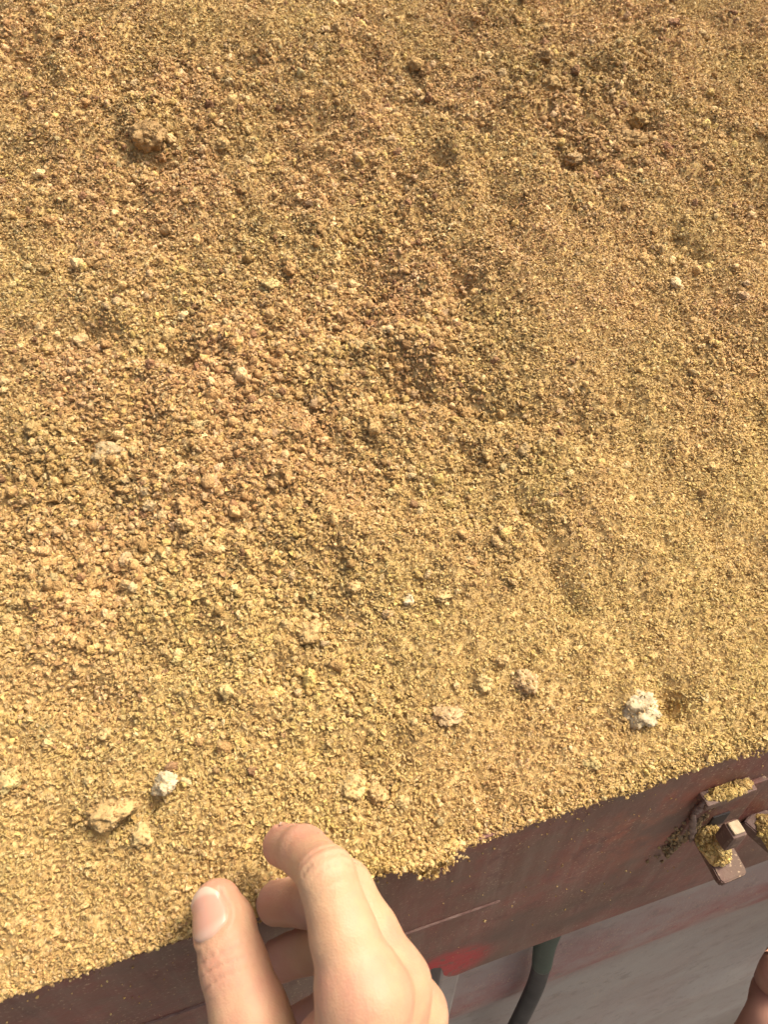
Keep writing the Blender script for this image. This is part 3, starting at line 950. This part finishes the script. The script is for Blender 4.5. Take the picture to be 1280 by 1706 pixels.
chain('little', [(694, 1755, 0.271, .0104), (645, 1690, 0.2725, .0085), (600, 1645, 0.276, .0077), (545, 1682, 0.285, .0070), (495, 1706, 0.289, .0062)])
chain('thumb',  [(545, 1990, 0.236, .0165), (447, 1792, 0.238, .0138), (416, 1692, 0.2445, .0122), (389, 1606, 0.252, .0108), (374, 1542, 0.2585, .0099), (362, 1506, 0.262, .0082)])
WR = pt(612, 2090, 0.236)
def cap3(g, a, b, ra, rb): PR.append((g, np.array(a), np.array(b), ra, rb))
mc = {'index': (594, 2060, 0.224, .0150), 'middle': (615, 2070, 0.236, .0155), 'ring': (632, 2075, 0.248, .0150), 'little': (642, 2080, 0.259, .0140)}
for g, (u, v, d, r) in mc.items():
    cap3('palm', J[g][0][0], pt(u, v, d), J[g][0][1], r)
# web and first interosseous muscle, thenar, hypothenar
cap3('palm', pt(556, 1752, 0.2315), pt(535, 1900, 0.233), .0125, .0175)
cap3('palm', pt(500, 1830, 0.238), pt(560, 2000, 0.236), .0120, .0180)
cap3('palm', pt(560, 1800, 0.252), pt(590, 2000, 0.250), .0130, .0190)
cap3('palm', pt(640, 1850, 0.278), pt(640, 2040, 0.264), .0120, .0150)
WR2 = WR + np.array([0.004, 0.0, -0.004])
cap3('palm', WR, WR2 + np.array([0.015, -0.05, -0.020]), .0240, .0245)
cap3('palm', WR2 + np.array([0.015, -0.05, -0.020]), WR2 + np.array([0.060, -0.23, -0.085]), .0250, .0370)
# tendon ridges over the knuckles
for g, off in (('index', .0055), ('middle', .005), ('ring', .005)):
    a, b = J[g][0][0], pt(*mc[g][:3])
    dr = (CAMP - a); dr /= np.linalg.norm(dr)
    dr = dr + 0.35 * np.array([1.0, 0, 0]); dr /= np.linalg.norm(dr)
    cap3('palm', a + dr * (J[g][0][1] - 0.0034), a + (b - a) * 0.7 + dr * (J[g][0][1] - 0.0022), .0042, .0024)

def rcone(p, a, b, ra, rb):
    ab = b - a
    t = np.clip(((p - a) @ ab) / (ab @ ab), 0, 1)
    return np.linalg.norm(p - a - t[:, None] * ab, axis=1) - (ra + (rb - ra) * t)
def smin(a, b, k):
    h = np.clip(0.5 + 0.5 * (b - a) / k, 0, 1)
    return b + (a - b) * h - k * h * (1 - h)

def hand_sdf(p):
    G = {}
    for (g, a, b, ra, rb) in PR:
        d = rcone(p, a, b, ra, rb)
        G[g] = d if g not in G else smin(G[g], d, 0.0085 if g == 'palm' else 0.0022)
    # pads on the palmar side of the finger ends are added as soft bulges through the chain radii
    f = None
    for g in ('index', 'middle', 'ring', 'little'):
        f = G[g] if f is None else smin(f, G[g], 0.0012)
    f = smin(f, G['palm'], 0.0055)
    return smin(f, G['thumb'], 0.0035)

def surface(sdf, lo, hi, h, B=8):
    n = np.ceil((hi - lo) / h / B).astype(int) * B + 1
    D = np.full(n, 1.0, np.float32)
    nb = (n - 1) // B
    bi = np.stack(np.meshgrid(*[np.arange(k) for k in nb], indexing='ij'), -1).reshape(-1, 3)
    cen = lo + (bi + 0.5) * B * h
    dc = sdf(cen)
    rad = B * h * 0.87 + 0.004
    off = np.stack(np.meshgrid(*[np.arange(B + 1)] * 3, indexing='ij'), -1).reshape(-1, 3)
    for q_, dd in zip(bi, dc):
        if dd < -rad:
            a = q_ * B
            D[a[0]:a[0] + B + 1, a[1]:a[1] + B + 1, a[2]:a[2] + B + 1] = np.minimum(D[a[0]:a[0] + B + 1, a[1]:a[1] + B + 1, a[2]:a[2] + B + 1], -1.0)
    act = bi[np.abs(dc) <= rad]
    for i in range(0, len(act), 400):
        g = (act[i:i + 400, None] * B + off[None]).reshape(-1, 3)
        D[g[:, 0], g[:, 1], g[:, 2]] = sdf(lo + g * h)
    sg = D < 0
    c = [sg[i:n[0] - 1 + i, j:n[1] - 1 + j, k:n[2] - 1 + k] for i in (0, 1) for j in (0, 1) for k in (0, 1)]
    cnt = sum(x.astype(np.int8) for x in c)
    cells = np.argwhere((cnt > 0) & (cnt < 8))
    vid = np.full(n - 1, -1, np.int64)
    vid[tuple(cells.T)] = np.arange(len(cells))
    acc = np.zeros((len(cells), 3)); wt = np.zeros(len(cells))
    cor = [(i, j, k) for i in (0, 1) for j in (0, 1) for k in (0, 1)]
    for a in range(8):
        for b in range(a + 1, 8):
            da = np.array(cor[b]) - np.array(cor[a])
            if np.abs(da).sum() != 1: continue
            va = D[tuple((cells + cor[a]).T)]; vb = D[tuple((cells + cor[b]).T)]
            m = (va < 0) != (vb < 0)
            t = np.where(m, va / np.where(m, va - vb, 1), 0)
            acc += np.where(m[:, None], np.array(cor[a]) + t[:, None] * da, 0); wt += m
    V = lo + (cells + acc / wt[:, None]) * h
    faces = []
    for ax in range(3):
        e = np.zeros(3, int); e[ax] = 1
        sl0 = [slice(1, n[k] - 1) for k in range(3)]; sl1 = list(sl0)
        sl0[ax] = slice(0, n[ax] - 1); sl1[ax] = slice(1, n[ax])
        x0, x1 = sg[tuple(sl0)], sg[tuple(sl1)]
        ed = np.argwhere(x0 != x1)
        base_ = ed + np.array([0 if k == ax else 1 for k in range(3)])
        fl = x0[tuple(ed.T)]
        o1, o2 = [np.eye(3, dtype=int)[k] for k in range(3) if k != ax]
        qd = np.stack([vid[tuple((base_ - o1 - o2).T)], vid[tuple((base_ - o2).T)], vid[tuple(base_.T)], vid[tuple((base_ - o1).T)]], 1)
        flip = fl if ax != 1 else ~fl
        qd[~flip] = qd[~flip][:, ::-1]
        faces.append(qd)
    return V, np.concatenate(faces)

ends = np.array([p for (g, a, b, ra, rb) in PR for p in (a, b)])
V, Fq = surface(hand_sdf, ends.min(0) - 0.042, ends.max(0) + 0.042, 0.0010)
# smooth gradients as normals
def sdf_normal(p, e=0.0006):
    g = np.stack([hand_sdf(p + np.eye(3)[k] * e) - hand_sdf(p - np.eye(3)[k] * e) for k in range(3)], 1)
    return g / np.linalg.norm(g, axis=1)[:, None]
for _ in range(2):                                   # pull vertices onto the surface
    NV = sdf_normal(V)
    V = V - NV * hand_sdf(V)[:, None] * 0.9
NV = sdf_normal(V)

def unit(x): return x / np.linalg.norm(x)
def dorsal(g, i):
    """direction of the back of the finger at joint i, from the bend of the chain"""
    P3 = [p for p, r in J[g]]
    a = unit(P3[i] - P3[i - 1]); b = unit(P3[min(i + 1, len(P3) - 1)] - P3[i])
    n_ = a - b
    return unit(n_)
pink = np.zeros(len(V)); disp = np.zeros(len(V)); fold = np.zeros(len(V))
def creases(centre, axis, dors, span, period, amp, width=0.014):
    global disp, fold
    rel = V - centre
    t = rel @ axis
    side_ = np.cross(axis, dors)
    x = rel @ side_
    near_ = np.linalg.norm(rel, axis=1) < 0.022
    w = np.exp(-(t / span) ** 2) * sstep(0.1, 0.75, NV @ dors) * near_ * np.exp(-(x / width) ** 2)
    ph = t / period + 0.16 * pnoise(x / 0.006 + 3, t / 0.006) + 8 * x * x / (0.02 ** 2) * 0.06
    rid = 1 - np.abs(np.sin(math.pi * ph))
    disp -= amp * w * sstep(0.55, 1.0, rid)
    fold = np.maximum(fold, w * sstep(0.6, 1.0, rid))
def skin_pink(centre, r, amt):
    global pink
    pink = np.maximum(pink, amt * np.exp(-(np.linalg.norm(V - centre, axis=1) / r) ** 2))

to_cam = lambda p: unit(CAMP - p)
TH = [p for p, r in J['thumb']]
ax_th = unit(TH[5] - TH[3])
left = unit(np.cross(ax_th, to_cam(TH[4])))
if left[0] > 0: left = -left
n_th = unit(to_cam(TH[4]) - ax_th * (to_cam(TH[4]) @ ax_th))
NAILDIR = unit(math.cos(math.radians(36)) * n_th + math.sin(math.radians(36)) * left)
creases(TH[3] + ax_th * 0.000, ax_th, unit(n_th + 0.35 * left), 0.0070, 0.0036, 0.0010, 0.012)
for g in ('index', 'middle', 'ring', 'little'):
    P3 = [p for p, r in J[g]]
    dv = dorsal(g, 2)
    creases(P3[2], unit(P3[3] - P3[1]), dv, 0.0070, 0.0034, 0.0010, 0.011)
    creases(P3[3], unit(P3[4] - P3[2]), dorsal(g, 3), 0.004, 0.0024, 0.00025, 0.008)
    skin_pink(P3[4], 0.013, 1.0); skin_pink(P3[3], 0.011, 0.55); skin_pink(P3[2] + dv * 0.009, 0.009, 0.25); skin_pink(P3[0], 0.014, 0.40)
    # palmar side is rosier
    for a, b in zip(P3[1:-1], P3[2:]):
        mid = 0.5 * (a + b)
        m = np.linalg.norm(V - mid, axis=1) < 0.018
        pink = np.maximum(pink, np.where(m, 0.75 * sstep(0.0, 0.9, -(NV @ dv)), 0))
skin_pink(TH[5], 0.012, 0.55); skin_pink(TH[3] + n_th * 0.01, 0.009, 0.5)

# nails: patch of the surface, lifted plate; the skin gets a groove round it
def group_sdf(g, p):
    d = None
    for (gg, a, b, ra, rb) in PR:
        if gg == g:
            e = rcone(p, a, b, ra, rb)
            d = e if d is None else smin(d, e, 0.0022)
    return d
def nail(name, g, tipc, axis, ndir, length, halfang, back, rad):
    """patch centred on the back of the finger end"""
    ns, na = 22, 18
    sd_ = np.cross(axis, ndir)
    pts_, out = [], []
    for i in range(ns + 1):
        f = i / ns
        for k in range(na + 1):
            a = -1 + 2 * k / na
            hw = halfang * (0.90 + 0.10 * math.sin(math.pi * min(1, f * 1.2))) 
            # rounded cuticle and rounded free edge
            al = -back + length * f
            edge0 = 0.0030 * (abs(a) ** 2.2) * (1 - f)
            edge1 = -0.0042 * (abs(a) ** 2.4) * f
            dr = ndir * math.cos(hw * a) + sd_ * math.sin(hw * a)
            out.append(tipc + axis * (al + edge0 + edge1)); pts_.append(dr)
    c0, dr = np.array(out), np.array(pts_)
    t = np.full(len(c0), 0.016)
    for _ in range(40):
        t = t - np.clip(group_sdf(g, c0 + dr * t[:, None]), -0.003, 0.003)
    p = c0 + dr * t[:, None]
    f = np.repeat(np.arange(ns + 1) / ns, na + 1)
    lift = 0.00025 + 0.00055 * sstep(0.6, 1.0, f)
    # keep the plate straight lengthways at the free end
    topp = p + dr * lift[:, None]
    edge = np.array([(k in (0, na)) or (i in (0,)) for i in range(ns + 1) for k in range(na + 1)])
    topp[edge] -= dr[edge] * 0.0006
    botp = p - dr * 0.0005
    N1 = len(topp); fs = []
    for i in range(ns):
        for k in range(na):
            q_ = i * (na + 1) + k
            fs.append((q_, q_ + 1, q_ + na + 2, q_ + na + 1))
            fs.append((N1 + q_, N1 + q_ + na + 1, N1 + q_ + na + 2, N1 + q_ + 1))
    for k in range(na):
        q_ = ns * (na + 1) + k
        fs.append((q_, q_ + 1, N1 + q_ + 1, N1 + q_))
    return np.concatenate([topp, botp]), fs, p, edge

nail_data = [nail('nail', 'thumb', TH[5], ax_th, NAILDIR, 0.0165, math.radians(52), 0.0105, 0.009)]
for g, rr in (('index', .0071), ('middle', .0077), ('ring', .0074), ('little', .0062)):
    P3 = [p for p, r in J[g]]
    ax_ = unit(P3[4] - P3[3])
    dv = dorsal(g, 2) - to_cam(P3[4]) * (1.5 if g == 'index' else 1.7); dv = unit(dv - ax_ * (dv @ ax_))
    nail_data.append(nail('nail', g, P3[4], ax_, dv, rr * 1.65, math.radians(50), rr * 1.15, rr))
for (vv, fs, p, edge) in nail_data:                  # groove where the nail fold is
    m = np.linalg.norm(V - p.mean(0), axis=1) < 0.02
    ii = np.where(m)[0]
    E = p[edge]
    for i in ii:
        dd = np.sqrt(((E - V[i]) ** 2).sum(1).min())
        disp[i] += -0.00050 * math.exp(-(dd / 0.0008) ** 2) + 0.00045 * math.exp(-((dd - 0.0020) / 0.0010) ** 2) * (1 if np.sqrt(((p - V[i]) ** 2).sum(1).min()) > 0.0010 else 0)
disp += 0.00018 * pnoise(V[:, 0] / 0.006, V[:, 1] / 0.006, V[:, 2] / 0.006)
V2 = V + NV * disp[:, None]

def mat_skin():
    t = NT('skin')
    co = t.coord()
    at = t.n('ShaderNodeAttribute', attribute_name='skin')
    sp = t.n('ShaderNodeSeparateColor'); t.l(at.outputs['Color'], sp.inputs[0])
    n = t.noise(co, 90, 4)
    c = t.ramp(n, [(0.3, (0.450, 0.262, 0.142)), (0.7, (0.495, 0.300, 0.165))])
    c = t.mix(t.math('MULTIPLY', sp.outputs[0], 0.75), c, (0.50, 0.205, 0.145))
    c = t.mix(t.math('MULTIPLY', sp.outputs[1], 0.40), c, (0.36, 0.155, 0.085))
    v = t.voro(co, 1500)
    nb = t.bump(v, 0.22, 0.0004)
    nb = t.bump(t.voro(t.scaled(co, (1, 0.55, 1)), 620), 0.13, 0.0005, nb)
    nb = t.bump(t.noise(co, 260, 5), 0.15, 0.0008, nb)
    mot = t.noise(co, 55, 5, 0.65)
    c = t.mix(t.ramp(mot, [(0.46, 0.0), (0.64, 0.5)]), c, (0.46, 0.205, 0.135))
    c = t.mix(t.ramp(t.noise(co, 32, 4, 0.6), [(0.50, 0.0), (0.66, 0.35)]), c, (0.46, 0.305, 0.155))
    t.b.inputs['Subsurface Weight'].default_value = 0.30
    t.b.inputs['Subsurface Radius'].default_value = (1.0, 0.36, 0.20)
    t.b.inputs['Subsurface Scale'].default_value = 0.004
    return t.fin(c, t.ramp(n, [(0.3, 0.52), (0.7, 0.64)]), nb, Specular_IOR_Level=0.4)
def mat_nail():
    t = NT('nail')
    co = t.coord()
    at = t.n('ShaderNodeAttribute', attribute_name='skin')
    sp = t.n('ShaderNodeSeparateColor'); t.l(at.outputs['Color'], sp.inputs[0])
    c = t.ramp(sp.outputs[0], [(0.0, (0.52, 0.33, 0.23)), (0.14, (0.52, 0.33, 0.23)), (0.26, (0.50, 0.27, 0.18)), (0.78, (0.50, 0.27, 0.18)), (0.86, (0.55, 0.39, 0.27)), (1, (0.57, 0.43, 0.31))])
    t.b.inputs['Subsurface Weight'].default_value = 0.2
    t.b.inputs['Subsurface Radius'].default_value = (1.0, 0.4, 0.25)
    t.b.inputs['Subsurface Scale'].default_value = 0.002
    return t.fin(c, 0.22, t.bump(t.noise(t.scaled(co, (1, 1, 1)), 300, 2), 0.05, 0.0005), Specular_IOR_Level=0.5)
M_SKIN, M_NAIL = mat_skin(), mat_nail()

HB = pt(560, 1950, 0.245)                            # origin in the palm
hand = bpy.data.objects.new('hand', None)
COL.objects.link(hand)
hand.location = HB
me = bpy.data.meshes.new('skin_surface')
me.from_pydata((V2 - HB).tolist(), [], Fq.tolist())
me.polygons.foreach_set('use_smooth', np.ones(len(Fq), bool))
me.materials.append(M_SKIN)
ca = me.attributes.new('skin', 'FLOAT_COLOR', 'POINT')
ca.data.foreach_set('color', np.stack([pink, fold, 0 * pink, 0 * pink + 1], 1).astype(np.float32).ravel())
bpy.data.objects.remove(hand)
hand = bpy.data.objects.new('hand', me)
COL.objects.link(hand)
hand.location = HB
tag(hand, 'bare right hand with curled fingers reaching over the rim into the feed', 'hand')
for (vv, fs, p, edge) in nail_data:
    no = mesh_obj('nail', vv - HB, fs, M_NAIL, hand, True)
    f = np.repeat(np.arange(23) / 22, 19)
    ca = no.data.attributes.new('skin', 'FLOAT_COLOR', 'POINT')
    f2 = np.concatenate([f, f])
    ca.data.foreach_set('color', np.stack([f2, f2, f2, f2 * 0 + 1], 1).astype(np.float32).ravel())
    md = no.modifiers.new('smooth', 'SUBSURF'); md.levels = 1; md.render_levels = 1
print('hand verts', len(V))
